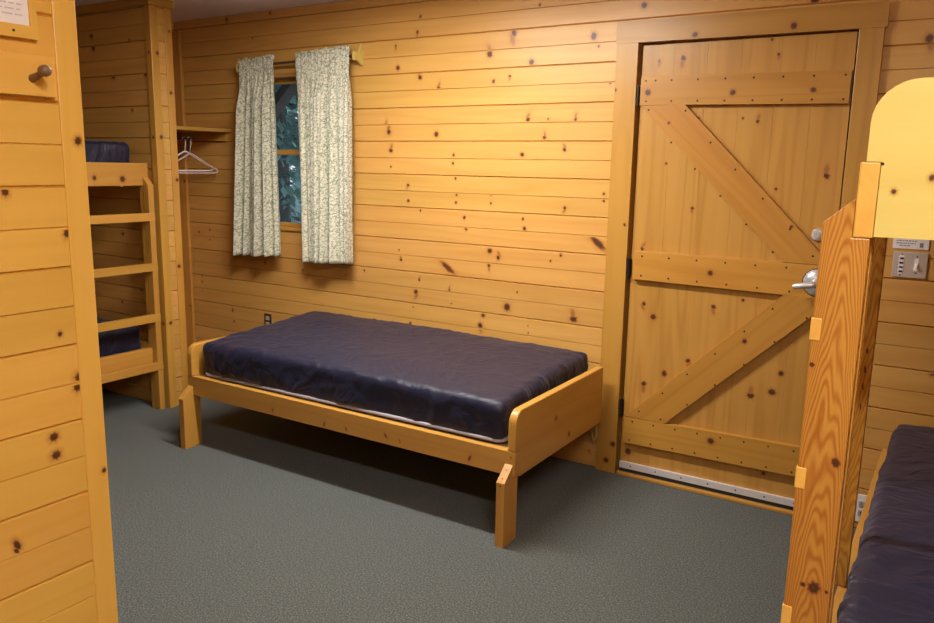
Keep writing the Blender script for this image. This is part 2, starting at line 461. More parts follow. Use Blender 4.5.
t = MB().box(XL, XC + .012, YC0 - .012, YC1 + .012, CEIL - .046, CEIL)
struct(t.build('trim_4', wood(0, 'trim'), bevel=.002), 'flat board capping the alcove partition', 'trim')
# closet end wall and corner strip
wc = MB(); boards(wc, 0, -3.262, 1, YC1, 0, Z0, 0, CEIL); wc.box(-3.36, -3.2715, YC1, 0, 0, CEIL)
struct(wc.build('wall_closet', wood(1, 'wall', (2, Z0, PB))), 'end wall of the closet nook', 'wall')
t = MB().box(-3.260, -3.186, -.022, -.001, 0, 2.335)
t.knots([(-3.200, 1.36, .010), (-3.204, .50, .009)], 1, -.022, -1)
struct(t.build('trim_5', wood(2, 'trim'), bevel=.002), 'vertical strip in the closet corner', 'trim')
# outer walls
wl = MB(); boards(wl, 0, XL, 1, YF, 0, Z0, 0, CEIL); wl.box(XL - .12, XL - .0092, YF, .15, 0, CEIL)
struct(wl.build('wall_left', wood(1, 'wall', (2, Z0, PB))), 'far left pine board wall', 'wall')
wr = MB(); boards(wr, 0, XR, -1, YF, 0, Z0, 0, CEIL); wr.box(XR + .0092, XR + .12, YF, .15, 0, CEIL)
struct(wr.build('wall_right', wood(1, 'wall', (2, Z0, PB))), 'right pine board wall', 'wall')
wf = MB(); boards(wf, 1, YF, 1, XL, XR, Z0, 0, CEIL); wf.box(XL, XR, YF - .12, YF - .0092, 0, CEIL)
struct(wf.build('wall_front', wood(0, 'wall', (2, Z0, PB))), 'pine board wall behind the camera', 'wall')

# ------------------------------------------------------------------ door
door = thing('door_1', 'ledged and braced pine plank door in the back wall', 'door', (0, 0, 0)); door['kind'] = 'structure'
DW = .8786
mb = MB(); npl = 6; pw = DW / npl
for i in range(npl):
    mb.box(i * pw + .0003, (i + 1) * pw - .0003, .004, .044, .066, 2.05)
mb.knots([(0.077,1.979,.0116,.5),(0.186,1.984,.0179,.75),(0.589,1.979,.0092),(0.557,2.042,.0092),(0.526,1.711,.0126,.7),(0.273,1.726,.0082),(0.817,1.489,.0197,.7),(0.625,1.427,.0078),(0.272,1.329,.01),(0.139,1.527,.0067),(0.464,1.723,.0063),(0.048,1.132,.0131),(0.073,.868,.0133),(0.123,.811,.0154),(0.4,.889,.0147),(0.528,.935,.0082),(0.194,.545,.0177),(0.097,.476,.018),(0.304,.623,.013),(0.595,.507,.0188),(0.684,.538,.0165),(0.715,.628,.0143),(0.038,.12,.0184),(0.68,.156,.0105)], 1, .004, -1, lambda z: (.07, 2.046))
mb.build('plank_panel', wood(2, 'door'), door, bevel=.0007)
def screws(mb, pts, y):
    for x, z in pts:
        mb.lathe([(0, .0045), (-.0015, .0045), (-.0022, .003)], (x, y, z), 1, 8, mi=1)
def batten(name, poly, kn, sc):
    b = MB(); b.prism(poly, 1, -.022, .004)
    b.knots(kn, 1, -.022, -1); screws(b, sc, -.022)
    return b.build(name, [wood(0, 'batten'), M_SCREW], door, bevel=.002)
def rowpts(x0, x1, z0, z1, n, dx=.0):
    return [(x0 + (x1 - x0) * i / (n - 1) + dx, z0 + (z1 - z0) * i / (n - 1)) for i in range(n)]
batten('batten', [(.006, 1.787), (.876, 1.773), (.876, 1.902), (.006, 1.913)], [(.042,1.842,.0167),(.419,1.83,.0142),(.74,1.83,.012)],
       rowpts(.03, .855, 1.893, 1.884, 8) + rowpts(.035, .855, 1.803, 1.79, 8) + [(.075, 1.893)])
batten('batten', [(.018, .986), (.868, .978), (.868, 1.118), (.018, 1.119)], [(.382,1.047,.0146)],
       rowpts(.06, .70, 1.098, 1.098, 6) + rowpts(.06, .72, 1.006, .998, 6))
batten('batten', [(.016, .172), (.868, .180), (.868, .318), (.016, .304)], [(.442,.267,.0172)],
       rowpts(.06, .80, .286, .296, 8) + rowpts(.05, .80, .190, .198, 8))
def brace(x0, z0, x1, z1, w, poly, kn, sc):
    """diagonal board, built flat along its own length"""
    ang = math.atan2(z1 - z0, x1 - x0)
    ca, sa = math.cos(ang), math.sin(ang)
    L = lambda x, z: ((x - x0) * ca + (z - z0) * sa, -(x - x0) * sa + (z - z0) * ca)
    b = MB(); b.prism([L(*p) for p in poly], 1, -.022, .004)
    b.knots([(*L(k[0], k[1]), k[2]) for k in kn], 1, -.022, -1, lambda z, hh=[L(*p)[1] for p in poly]: (min(hh) + .012, max(hh) - .012))
    screws(b, [L(*p) for p in sc], -.022)
    return b.build('brace', [wood(0, 'batten'), M_SCREW], door, bevel=.002, loc=(x0, 0, z0), rot=(0, -ang, 0))
brace(.011, 1.780, .70, 1.12, .14, [(.011, 1.785), (.216, 1.784), (.866, 1.131), (.866, 1.1205), (.684, 1.1205)],
      [(.148,1.706,.0083),(.476,1.532,.0127),(.705,1.272,.0093)],
      [(.05, 1.765), (.22, 1.758), (.165, 1.62), (.34, 1.62), (.28, 1.505), (.455, 1.505), (.40, 1.39), (.58, 1.385), (.52, 1.272), (.70, 1.262), (.64, 1.16), (.80, 1.155)])
brace(.019, .306, .70, .985, .14, [(.019, .3065), (.222, .3095), (.866, .945), (.866, .976), (.703, .983)],
      [(.555,.756,.0124)],
      [(.09, .345), (.20, .325), (.20, .455), (.32, .42), (.31, .565), (.44, .535), (.43, .68), (.56, .65), (.55, .80), (.68, .77), (.66, .915), (.80, .89)])
for hz in (1.83, 1.035, .342):
    h = MB().tube([(-.008, -.012, hz - .045), (-.008, -.012, hz + .045)], .006, 10)
    h.box(-.010, .003, -.0035, .006, hz - .042, hz + .042)
    h.build('hinge', M_DARKM, door, smooth=40)
# lever handle with rose
lv = bpy.data.objects.new('door_handle', None); C.objects.link(lv); lv.parent = door
MB().lathe([(-.022, .060), (-.0235, .0605), (-.025, .058)], (.828, 0, 1.045), 1, 32).build('rose_shadow_lip', M_DARKM, lv, smooth=40)  # dark lip that draws the thin shadow ring around the rose
MB().lathe([(-.0245, .057), (-.034, .050), (-.040, .036), (-.046, .020), (-.066, .014)], (.828, 0, 1.045), 1, 28).build('rose', M_CHROME, lv, smooth=40)
lm = MB(); lm.tube([(.828, -.060, 1.043), (.826, -.072, 1.042), (.815, -.078, 1.040), (.78, -.079, 1.034), (.758, -.078, 1.030), (.744, -.078, 1.027)], [.012, .014, .0145, .013, .0125, .010], 14)
lm.build('lever', M_STEEL, lv, smooth=50)
MB().lathe([(.004, .026), (-.010, .026), (-.016, .022), (-.017, .014), (-.022, .013), (-.022, .006)], (.808, 0, 1.243), 1, 28).build('deadbolt', M_CHROME, door, smooth=40)
MB().box(0.84, .8786, -.0005, .003, 1.17, 1.31).build('lock_plate', wood(2, 'batten'), door)
sw = MB().box(.002, DW - .002, -.012, .004, .036, .067); sw.box(.002, DW - .002, -.008, .0, .018, .036, mi=1)
screws(sw, [], 0)
for i in range(7): sw.lathe([(0, .004), (-.001, .004), (-.0016, .002)], (.06 + i * .127, -.012, .052), 1, 8, mi=1)
sw.build('door_sweep', [M_ALU, M_BLACK], door)
# unseen panel added behind the door so that no light leaks
MB().box(-.018, .897, .046, .15, -.0, 2.066).build('door_light_block', wood(2, 'dark'), door)

t = MB().box(-.121, -.017, -.020, .02, 0, 2.063)
t.knots([(-.115,1.858,.0093),(-.066,.06,.0151),(-.033,.151,.0149),(-.035,1.24,.009)], 1, -.020, -1, lambda z: (.003, 2.05), (-.118, -.022))
struct(t.build('trim_6', wood(2, 'trim'), bevel=.003), 'left door casing board', 'trim')
t = MB().box(.886, .977, -.020, .02, 0, 2.058)
struct(t.build('trim_7', wood(2, 'trim'), bevel=.003), 'right door casing board', 'trim')
t = MB().prism([(-.124, 2.063), (.985, 2.057), (.985, 2.152), (-.124, 2.160)], 1, -.022, .02)
t.knots([(.643,2.085,.0163),(.239,2.078,.013)], 1, -.022, -1, lambda z: (2.068, 2.15))
struct(t.build('trim_8', wood(0, 'trim'), bevel=.003), 'head casing board above the door', 'trim')
t = MB().box(-.006, .886, -.030, .05, 0, .016)
struct(t.build('trim_9', wood(0, 'bed'), bevel=.003), 'wooden threshold strip under the door', 'trim')

# ------------------------------------------------------------------ window
win = thing('window_1', 'double-hung wooden sash window half hidden by curtains', 'window', (0, 0, 0)); win['kind'] = 'structure'
wx0, wx1, wz0, wz1 = WIN
j = MB()
j.box(wx0, wx0 + .02, .004, .15, wz0, wz1); j.box(wx1 - .02, wx1, .004, .15, wz0, wz1)
j.box(wx0 + .02, wx1 - .02, .004, .15, wz1 - .02, wz1)
j.build('jamb', wood(0, 'dark'), win, bevel=.0015)
MB().box(wx0 + .02, wx1 - .02, -.012, .15, wz0, wz0 + .020).build('window_sill', wood(0, 'trim'), win, bevel=.003)
def sash(z0, z1, y, tone):
    s = MB(); x0, x1 = wx0 + .021, wx1 - .021
    s.box(x0, x0 + .04, y, y + .03, z0, z1); s.box(x1 - .04, x1, y, y + .03, z0, z1)
    s.box(x0 + .04, x1 - .04, y, y + .03, z0, z0 + .024); s.box(x0 + .04, x1 - .04, y, y + .03, z1 - .030, z1)
    o = s.build('sash', wood(0, tone), win, bevel=.002)
    MB().box(x0 + .04, x1 - .04, y + .013, y + .017, z0 + .024, z1 - .030).build('pane', M_GLASS, o)
sash(1.1005, 1.578, .045, 'bed')
sash(1.545, 2.009, .080, 'bed')

# ------------------------------------------------------------------ curtains
rod = thing('curtain_rod', 'dark curtain rod on wooden brackets over the window', 'curtain rod', (-2.16, 0, 2.078))
MB().tube([(-.425, -.070, -.004), (.505, -.070, .010)], .008, 12).build('rod', M_ROD, rod, smooth=40)
def bracket(x, dz):
    b = MB()
    b.box(x, x + .016, -.014, -.0005, -.035 + dz, .085 + dz)
    b.prism([(-.014, .08 + dz), (-.040, .030 + dz), (-.080, .036 + dz), (-.083, .012 + dz), (-.078, -.012 + dz), (-.05, -.012 + dz), (-.014, -.035 + dz)], 0, x, x + .016)
    b.build('bracket', wood(2, 'pale'), rod, bevel=.002)
bracket(-.430, -.022); bracket(.507, .000)

def curtain(name, label, xt0, xt1, xb0, xb1, zt, zb, npl, seed, tilt):
    nu, nv = 170, 64
    vs = []; fs = []
    rnd = random.Random(seed)
    ph = [rnd.uniform(0, 6.28) for _ in range(6)]
    W = xt1 - xt0
    for jv in range(nv + 1):
        for i in range(nu + 1):
            u = i / nu
            head = .060                               # ruffle above the rod pocket
            t = jv / nv
            z = (zt - head * t / .12) if t < .12 else (zt - head) + (zb - zt + head) * (t - .12) / .88
            s = 0 if z > zt - .06 else min(1, (zt - .06 - z) / (zt - .06 - zb))
            x = (xt0 + W * u) * (1 - s) + (xb0 + (xb1 - xb0) * u) * s
            uu = u + .022 * math.sin(5.1 * u * 2 + ph[0]) + .010 * math.sin(17 * u + ph[1]) * s
            a = npl * 2 * PI * uu
            wv = 2.2 * abs(math.sin(.5 * a + ph[2] + .25 * math.sin(.37 * a + ph[1]))) ** .75 - 1.2 + .30 * math.sin(2 * a + ph[3] + s * 2)
            small = math.sin(3 * a + ph[3]) + .6 * math.sin(4.7 * a + ph[4])
            if z > zt - .028:                         # ruffle
                k = (z - (zt - .028)) / .028
                y = -.082 - .014 * small * (.3 + .9 * k)
                z += .008 * math.sin(2.2 * a + ph[5]) * k
            elif z > zt - .080:                       # pocket around the rod
                y = -.0865 - .0035 * small
            else:
                k = min(1, (zt - .080 - z) / .20)
                y = -.0845 + .008 * k - (.0035 * small * (1 - k)) - (.036 + .016 * s) * (wv * (.75 + .45 * math.sin(3.3 * u * 3 + ph[0])) + .1) * k
                x += .006 * math.cos(a + ph[2]) * k
            z += tilt * (u - .5) + (.0025 * math.sin(a + ph[5]) * s * s)
            y = min(y, -.030)
            vs.append((x, y, z))
    for jv in range(nv):
        for i in range(nu):
            q = jv * (nu + 1) + i
            fs.append((q, q + 1, q + nu + 2, q + nu + 1))
    b = MB(); b.add(vs, fs)
    o = b.build(name, M_CURT, smooth=True)
    sm = o.modifiers.new('cloth', 'SOLIDIFY'); sm.thickness = .0016; sm.offset = 0
    return tag(o, label, 'curtain', 'leaf-print curtains at the window')
curtain('curtain', 'narrower pale leaf-print curtain panel beside the closet shelf', -2.552, -2.262, -2.643, -2.240, 2.114, .917, 7.5, 3, .020)
curtain('curtain', 'wider pale leaf-print curtain panel on the door side of the window', -2.084, -1.668, -2.070, -1.660, 2.131, .916, 8.5, 11, .020)

# ------------------------------------------------------------------ mattresses
def mattress(name, label, loc, L, W, H, seed, bulge, long_axis='x', wrinkle=.0035, tilt=0):
    bm = bmesh.new()
    r = .035
    n = (int(L / .0145), int(W / .0145), max(6, int(H / .016)))
    h = Vector((L / 2, W / 2, H / 2))
    seen = {}; fs = []
    def vert(i, jv, k):
        key = (i, jv, k)
        if key not in seen:
            p = Vector((-h.x + L * i / n[0], -h.y + W * jv / n[1], -h.z + H * k / n[2]))
            rr = min(r, H * .3)
            q = Vector([max(-(h[a] - rr), min(h[a] - rr, p[a])) for a in range(3)])
            d = p - q
            nrm = d.normalized() if d.length > 1e-6 else Vector((0, 0, 1))
            p = q + nrm * rr
            nx, ny, nz = p.x / h.x, p.y / h.y, p.z / h.z
            # sag / bulge of the filled cover
            top = max(0, nz) ** 2
            p.z += bulge * top * (1 - nx ** 4) * (1 - ny ** 4)
            side = 1 - min(1, abs(nz)) ** 2
            sv = Vector((p.x * 2.1 + seed, p.y * 3.2, p.z * 3))
            w = noise.fractal(sv, 1.0, 2.1, 4)
            rid = 1 - abs(noise.noise(Vector((p.x * 5 + seed * 3 + 1.5 * w, p.y * 9 + 2 * w, p.z * 4)))) * 2.2
            rid += .35 * (1 - abs(noise.noise(Vector((p.x * 13 + seed + 2 * w, p.y * 11 - seed, p.z * 9)))) * 2.4)
            edge = max(abs(nx) ** 6, abs(ny) ** 4)
            amp = wrinkle * (.55 + 1.1 * edge)
            low = 0 if nz < -.85 else 1
            p += nrm * low * (amp * (.8 * w + .55 * max(0, rid) ** 3) + .010 * side * (1 if nrm.z < .5 else 0) * (w - .2))
            seen[key] = bm.verts.new(p)
        return seen[key]
    for a in range(3):
        b, c = [q for q in range(3) if q != a]
        for end in (0, n[a]):
            for i in range(n[b]):
                for jv in range(n[c]):
                    idx = []
                    for di, dj in ((0, 0), (1, 0), (1, 1), (0, 1)):
                        t = [0, 0, 0]; t[a] = end; t[b] = i + di; t[c] = jv + dj
                        idx.append(vert(*t))
                    bm.faces.new(idx)
    bmesh.ops.recalc_face_normals(bm, faces=bm.faces)
    me = bpy.data.meshes.new(name); bm.to_mesh(me); bm.free()
    me.materials.append(M_NYLON)
    me.polygons.foreach_set('use_smooth', [True] * len(me.polygons))
    e = thing(name, label, 'mattress', loc, 0, 'navy nylon mattresses')
    e.rotation_euler = (tilt, 0, 0)
    o = bpy.data.objects.new('cover', me); C.objects.link(o); o.parent = e; o.location = (0, 0, H / 2)
    # welt around the lower edge
    pts = []
    hx, hy, cr = L / 2 - .004, W / 2 - .004, .05
    for cx, cy, a0 in ((hx - cr, hy - cr, 0), (-hx + cr, hy - cr, PI / 2), (-hx + cr, -hy + cr, PI), (hx - cr, -hy + cr, 1.5 * PI)):
        for q in range(7):
            a = a0 + q * PI / 12
            pts.append((cx + cr * math.cos(a), cy + cr * math.sin(a), .0125 + .002 * math.sin(cx * 9 + q)))
    MB().tube(pts, .009, 8, closed=True).build('piping', M_PIPE, e, smooth=True)
    return e

# ------------------------------------------------------------------ single bed
bx0, bx1, byf, byb = -2.060, -.081, -.952, -.075
bed = thing('single_bed', 'freestanding pine single bed under the curtained window', 'bed', (-1.07, -.51, 0))
OB = Vector((-1.07, -.51, 0))
class LB(MB):
    """mesh given in room coordinates, stored relative to the thing's base"""
    def __init__(s, o): super().__init__(); s.o = o
    def build(s, *a, **k):
        s.v = [(p[0] - s.o[0], p[1] - s.o[1], p[2] - s.o[2]) for p in s.v]
        return super().build(*a, **k)
def end_board(o, parent, lo, hi, face, kn=(), front=byf, back=byb, z0=.270, z1=.552, rail=.384, th=.038, sgn=-1, tone='bed'):
    """end board across y with a rounded front corner and a notch that sits over the rail"""
    r = .055; poly = []
    f = front
    poly += [(f + th * 1.0, z0), (back, z0), (back, z1)]
    for q in range(9):
        a = PI / 2 + q * PI / 16
        poly.append((f + r + r * math.cos(a), z1 - r + r * math.sin(a)))
    poly += [(f, rail), (f + th, rail)]
    b = LB(o); b.prism(poly, 0, lo, hi)
    if kn: b.knots(kn, 0, face, 1)
    return b.build('end_board', wood(1, tone), parent, bevel=.005)
end_board(OB, bed, bx1 - .036, bx1, bx1, [(-.591,.431,.013),(-.448,.317,.0136)])
end_board(OB, bed, bx0, bx0 + .036, bx0)
b = LB(OB).box(bx0, bx1, byf, byf + .0375, .283, .383)
b.knots([(-1.096,.304,.0187,.45,-.3,.6),(-.962,.306,.0183,.4,.3,.6),(-.733,.322,.0177,.45,.7,.7),(-.655,.313,.0131,.4,.4,.6),(-.294,.315,.0206,.4,-.4,.7),(-1.433,.309,.0196,.6,.2,.5)], 1, byf, -1, lambda z: (.288, .378))
for zz in (.36, .325):
    b.lathe([(0, .0035), (-.001, .0035), (-.0016, .002)], (bx1 - .02, byf, zz), 1, 8, mi=1)
b.build('side_rail', [wood(0, 'bed'), M_SCREW], bed, bevel=.004)
LB(OB).box(bx0 + .036, bx1 - .036, byb - .038, byb, .300, .425).build('side_rail', wood(0, 'bed'), bed, bevel=.004)
LB(OB).box(bx0 + .036, bx1 - .036, byf + .038, byb - .038, .362, .3765).build('bed_deck', M_PLY, bed)
def slant_leg(o, parent, x0, x1, yf, yb, z0, zf, zb, tone='bed', sc=True):
    """front leg whose top slopes up to the rail"""
    b = LB(o); b.prism([(yf, z0), (yb, z0), (yb, zb), (yf, zf)], 0, x0, x1)
    if sc:
        for t_ in (.25, .7):
            b.lathe([(0, .0035), (.0012, .0035), (.0018, .002)], ((x0 + x1) / 2, yf + (yb - yf) * t_, zf + (zb - zf) * t_ - .0005), 2, 8, mi=1)
        b.lathe([(0, .0035), (-.0012, .0035), (-.0018, .002)], ((x0 + x1) / 2, yf, zf - .012), 1, 8, mi=1)
    return b.build('leg', [wood(2, tone), M_SCREW], parent, bevel=.003)
for lx in (bx1 - .046, bx0 + .002):
    slant_leg(OB, bed, lx, lx + .037, byf - .066, byf - .0005, 0, .272, .330)
    LB(OB).box(lx + .001, lx + .036, byf + .0005, byf + .045, 0, .283).build('leg_block', wood(2, 'bed'), bed, bevel=.003)
    bxx = lx - .30 if lx > -1 else lx + .30
    LB(OB).box(bxx, bxx + .037, byb - .075, byb - .0005, 0, .2995).build('leg', wood(2, 'bed'), bed, bevel=.003)
s = LB(OB); s.tube([(-.118, -.078, .30), (-.112, -.060, .24), (-.110, -.056, .185), (-.120, -.058, .160), (-.132, -.060, .185), (-.130, -.062, .24), (-.124, -.078, .30)], .006, 8)
s.build('strap', M_CORD, bed, smooth=True)['label'] = 'tan webbing loop hanging from the corner'
mattress('mattress', 'navy mattress on the freestanding single bed below the window', (-1.078, -.478, .4095), 1.83, .872, .178, 2.3, .024, wrinkle=.0045, tilt=.055)

# ------------------------------------------------------------------ bunk bed in the alcove (left)
OA = Vector((-3.2, -1.65, 0))
bka = thing('bunk_bed', 'pine bunk bed with ladder in the dark alcove beyond the partition', 'bunk bed', OA)
rx = -2.742; ye = -.632; yn = -2.62
def arail(z0, z1, kn=None):
    b = LB(OA).box(rx - .038, rx, yn, ye, z0, z1)
    if kn: b.knots(kn, 0, rx, 1)
    b.build('side_rail', wood(1, 'bed'), bka, bevel=.004)
arail(1.352, 1.482, [(-.971, 1.398, .0165), (-.800, 1.391, .0199)])
arail(.283, .383)
for z0, z1 in ((1.352, 1.482), (.283, .383)):
    LB(OA).box(XL + .03, XL + .068, yn, ye, z0, z1).build('side_rail', wood(1, 'bed'), bka, bevel=.004)
    LB(OA).box(XL + .068, rx - .038, yn + .03, ye - .03, z0 + .05, z0 + .064).build('bed_deck', M_PLY, bka)
    for y0 in (ye - .034, yn):
        LB(OA).box(XL + .068, rx - .0385, y0, y0 + .034, z0 - .012, z0 + .125).build('end_board', wood(0, 'bed'), bka, bevel=.004)
for y0 in (ye - .038, yn + .001):
    for z0, z1 in ((0, .2825), (.3835, 1.3515)):
        LB(OA).box(rx - .037, rx - .001, y0, y0 + .036, z0, z1).build('post', wood(2, 'bed'), bka, bevel=.003)
    LB(OA).box(XL + .031, XL + .067, y0, y0 + .036, 0, 1.3515).build('post', wood(2, 'bed'), bka, bevel=.003)
for y0 in (-.672, -1.215):
    p_ = LB(OA); p_.prism([(rx + .0005, 0), (rx + .048, 0), (rx + .048, 1.358), (rx + .0005, 1.405)], 1, y0, y0 + .037)
    p_.build('ladder_stile', wood(2, 'bed'), bka, bevel=.003)
for zc in (.275, .572, .878, 1.173):
    LB(OA).box(rx + .022, rx + .0500, -1.2165, -.634, zc - .0245, zc + .0235).build('ladder_rung', wood(1, 'bed'), bka, bevel=.003)
mattress('mattress', 'navy mattress on the upper bunk in the left alcove', (-3.23, -1.60, 1.4175), .84, 1.83, .18, 5.1, .012)
mattress('mattress', 'navy mattress on the lower bunk behind the left ladder', (-3.23, -1.61, .3485), .84, 1.85, .17, 8.4, .012)

# ------------------------------------------------------------------ bunk bed on the right
OR = Vector((1.65, -.98, 0))
bkr = thing('bunk_bed', 'pine bunk bed at the right edge with round-cornered end board', 'bunk bed', OR)
qx = 1.146; qe = -1.930; qb = -.035; xo = 2.10
def rrail(x0, z0, z1, name='side_rail', ya=qe, yb_=qb, tone='pale'):
    return LB(OR).box(x0, x0 + .034, ya, yb_, z0, z1).build(name, wood(1, tone), bkr, bevel=.003)
rrail(qx, 1.383, 1.522, tone='near'); rrail(xo - .034, 1.383, 1.522)
rrail(qx - .006, .290, .388, tone='bed'); rrail(xo - .034, .290, .388, tone='bed')
def cross_board(y0, y1, z0, z1, rail):
    r = .075; poly = [(xo - .035, z0), (xo - .035, rail), (xo, rail)]
    for q in range(9):
        a = q * PI / 16
        poly.append((xo - r + r * math.cos(a), z1 - r + r * math.sin(a)))
    for q in range(9):
        a = PI / 2 + q * PI / 16
        poly.append((qx + .010 + r + r * math.cos(a), z1 - r + r * math.sin(a)))
    poly += [(qx + .010, rail), (qx + .035, rail), (qx + .035, z0)]
    b = LB(OR); b.prism(poly, 1, y0, y1)
    b.knots([(1.206, 1.470, .0054), (1.263, 1.496, .0071), (1.6, 1.55, .01)] if z0 > 1 else [], 1, y0, -1)
    b.lathe([(0, .003), (-.001, .003), (-.0014, .002)], (qx + .037, y0, 1.519 if z0 > 1 else .36), 1, 8, mi=1)
    return b.build('end_board', [wood(0, 'pale'), M_SCREW], bkr, bevel=.005)
cross_board(qe, qe + .036, 1.386, 1.668, 1.5225)
cross_board(qb - .036, qb, 1.386, 1.668, 1.5225)
LB(OR).box(qx + .035, xo - .035, qe + .001, qe + .036, .275, .40).build('end_board', wood(0, 'pale'), bkr, bevel=.005)
LB(OR).box(qx + .035, xo - .035, qb - .036, qb, .275, .49).build('end_board', wood(0, 'pale'), bkr, bevel=.005)
for z in (1.425, .335):
    LB(OR).box(qx + .034, xo - .034, qe + .037, qb - .037, z, z + .014).build('bed_deck', M_PLY, bkr)
# near ladder stile: wide plank, notched under the rail, slanted top
st = LB(OR)
st.prism([(1.090, 0), (1.176, 0), (1.176, 1.3825), (1.1455, 1.3825), (1.1455, 1.456), (1.092, 1.408)], 1, qe + .001, qe + .039)
st.knots([(1.160, .940, .0125), (1.145, .667, .0165), (1.099, 1.130, .006), (1.124, .668, .006), (1.169, .665, .005)], 1, qe + .001, -1, None, (1.093, 1.1735))
st.build('ladder_stile', wood(2, 'flame', None, -.517), bkr, bevel=.003)
# far stile standing on the lower rail
fs_ = LB(OR); fs_.box(1.1215, 1.1600, -1.336, -1.298, .3885, 1.3825)
fs_.knots([(1.146, 1.050, .0085, .45, .12), (1.146, 1.00, .012, .28, .12), (1.145, .955, .012, .22, .12), (1.145, .90, .010, .2, .12)], 1, -1.336, -1, None, (1.1245, 1.157))
fs_.build('ladder_stile', wood(2, 'flame', None, -.50), bkr, bevel=.003)
for zc in (1.201, .894, .589, .285):
    rg = LB(OR).box(1.0888, 1.1085, qe - .0006, -1.297, zc - .0225, zc + .0225)
    rg.build('ladder_rung', wood(1, 'near'), bkr, bevel=.002)
for x0, y0, z0, z1 in ((qx - .001, qe + .040, .389, 1.3825), (xo - .034, qe + .040, 0, 1.3825), (xo - .034, qb - .075, 0, 1.3825), (qx - .004, qe + .040, 0, .2895), (qx - .004, qb - .075, 0, .2895), (qx - .004, -1.336, 0, .2895)):
    LB(OR).box(x0, x0 + .033, y0, y0 + .038, z0, z1).build('post', wood(2, 'bed'), bkr, bevel=.003)
mattress('mattress', 'navy mattress on the lower right bunk at the picture corner', (1.608, -.9775, .3905), .858, 1.735, .145, 15.3, .022, wrinkle=.004)

# ------------------------------------------------------------------ closet shelf and hangers
sh = thing('closet_shelf', 'small pine closet shelf in the nook left of the curtains', 'shelf', (-2.95, -.24, 1.694))
OS = Vector((-2.95, -.24, 1.694))
LB(OS).box(-3.258, -2.742, YC1 + .001, -.0005, 1.683, 1.705).build('shelf_board', wood(1, 'bed'), sh, bevel=.002)
LB(OS).box(-3.18, -2.775, -.021, -.0005, 1.628, 1.6825).build('cleat', wood(0, 'trim'), sh, bevel=.002)
LB(OS).box(-3.18, -2.775, YC1 + .0015, YC1 + .021, 1.628, 1.6825).build('cleat', wood(0, 'trim'), sh, bevel=.002)
LB(OS).tube([(-3.25, -.242, 1.638), (-2.80, -.242, 1.638)], .004, 12).build('hanging_rod', M_DARKM, sh, smooth=40)
def hanger(name, label, x, z, rz, mat, sc=1.0, drop=0.0, y=-.242):
    h = thing(name, label, 'coat hanger', (x, y, z), rz, 'plastic hangers under the closet shelf')
    w = .213 * sc
    # body in the y-z plane: rounded triangle
    pts = [(0, -.010, -.082), (0, .010, -.082), (0, .06, -.108), (0, w - .03, -.170)]
    for q in range(7):
        a = PI * .42 - q * PI * .92 / 6
        pts.append((0, w - .018 + .016 * math.cos(a), -.186 + .014 * math.sin(a)))
    pts += [(0, w - .05, -.201), (0, -(w - .05), -.201)]
    mir = []
    for q in range(7):
        a = PI * .42 - (6 - q) * PI * .92 / 6
        mir.append((0, -(w - .018 + .016 * math.cos(a)), -.186 + .014 * math.sin(a)))
    pts += mir + [(0, -(w - .03), -.170), (0, -.06, -.108)]
    pts = [(a, b, c - drop) for a, b, c in pts]
    MB().tube(pts, .0052, 8, closed=True).build('hanger_body', mat, h, smooth=True)
    hk = [(0, 0, -.088 - drop), (0, .002, -.060), (0, .007, -.030)]
    for q in range(10):
        a = -.45 + q * (PI + .5) / 9
        hk.append((0, .0125 * math.cos(a) - .004, .0125 * math.sin(a) - .0045))
    MB().tube(hk, .0024, 8).build('hook', M_STEEL if mat is M_PINK else mat, h, smooth=True)
    return h
hanger('coat_hanger', 'front white plastic coat hanger hanging under the closet shelf', -2.900, 1.638, .0, M_WHITE)
hanger('coat_hanger', 'pinkish thin coat hanger hanging just behind the white one', -2.855, 1.638, .0, M_PINK, .98, .014, -.238)

# ------------------------------------------------------------------ fittings
def notice():
    o = Vector((XN, -2.75, 1.85))
    n = thing('notice_frame', 'wood-framed paper notice at the top of the near partition', 'notice', o)
    fb = LB(o)
    x0, x1 = XN + .0008, XN + .017
    ya, yb_, za, zb = -2.86, -2.589, 1.745, 2.03
    fb.box(x0, x1, ya, yb_, za, za + .026); fb.box(x0, x1, ya, yb_, zb - .026, zb)
    fb.box(x0, x1, ya, ya + .015, za + .026, zb - .026); fb.box(x0, x1, yb_ - .015, yb_, za + .026, zb - .026)
    for y in (-2.64, -2.80): fb.lathe([(0, .003), (.001, .003), (.0016, .002)], (x1, y, za + .013), 0, 8, mi=1)
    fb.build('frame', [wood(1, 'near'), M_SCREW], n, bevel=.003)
    pp = LB(o).box(x0, XN + .012, ya + .015, yb_ - .015, za + .026, zb - .026)
    pa = pp.build('paper', M_PAPER, n)
    ln = LB(o); rr = random.Random(5)
    z = za + .044
    while z < zb - .045:                       # illegible lines of print
        y = ya + .030
        while y < yb_ - .035:
            w = rr.uniform(.006, .022)
            ln.box(XN + .012, XN + .0123, y, min(y + w, yb_ - .028), z, z + .0028)
            y += w + .005
        z += .0105
    ln.build('print', M_INK, pa)
notice()
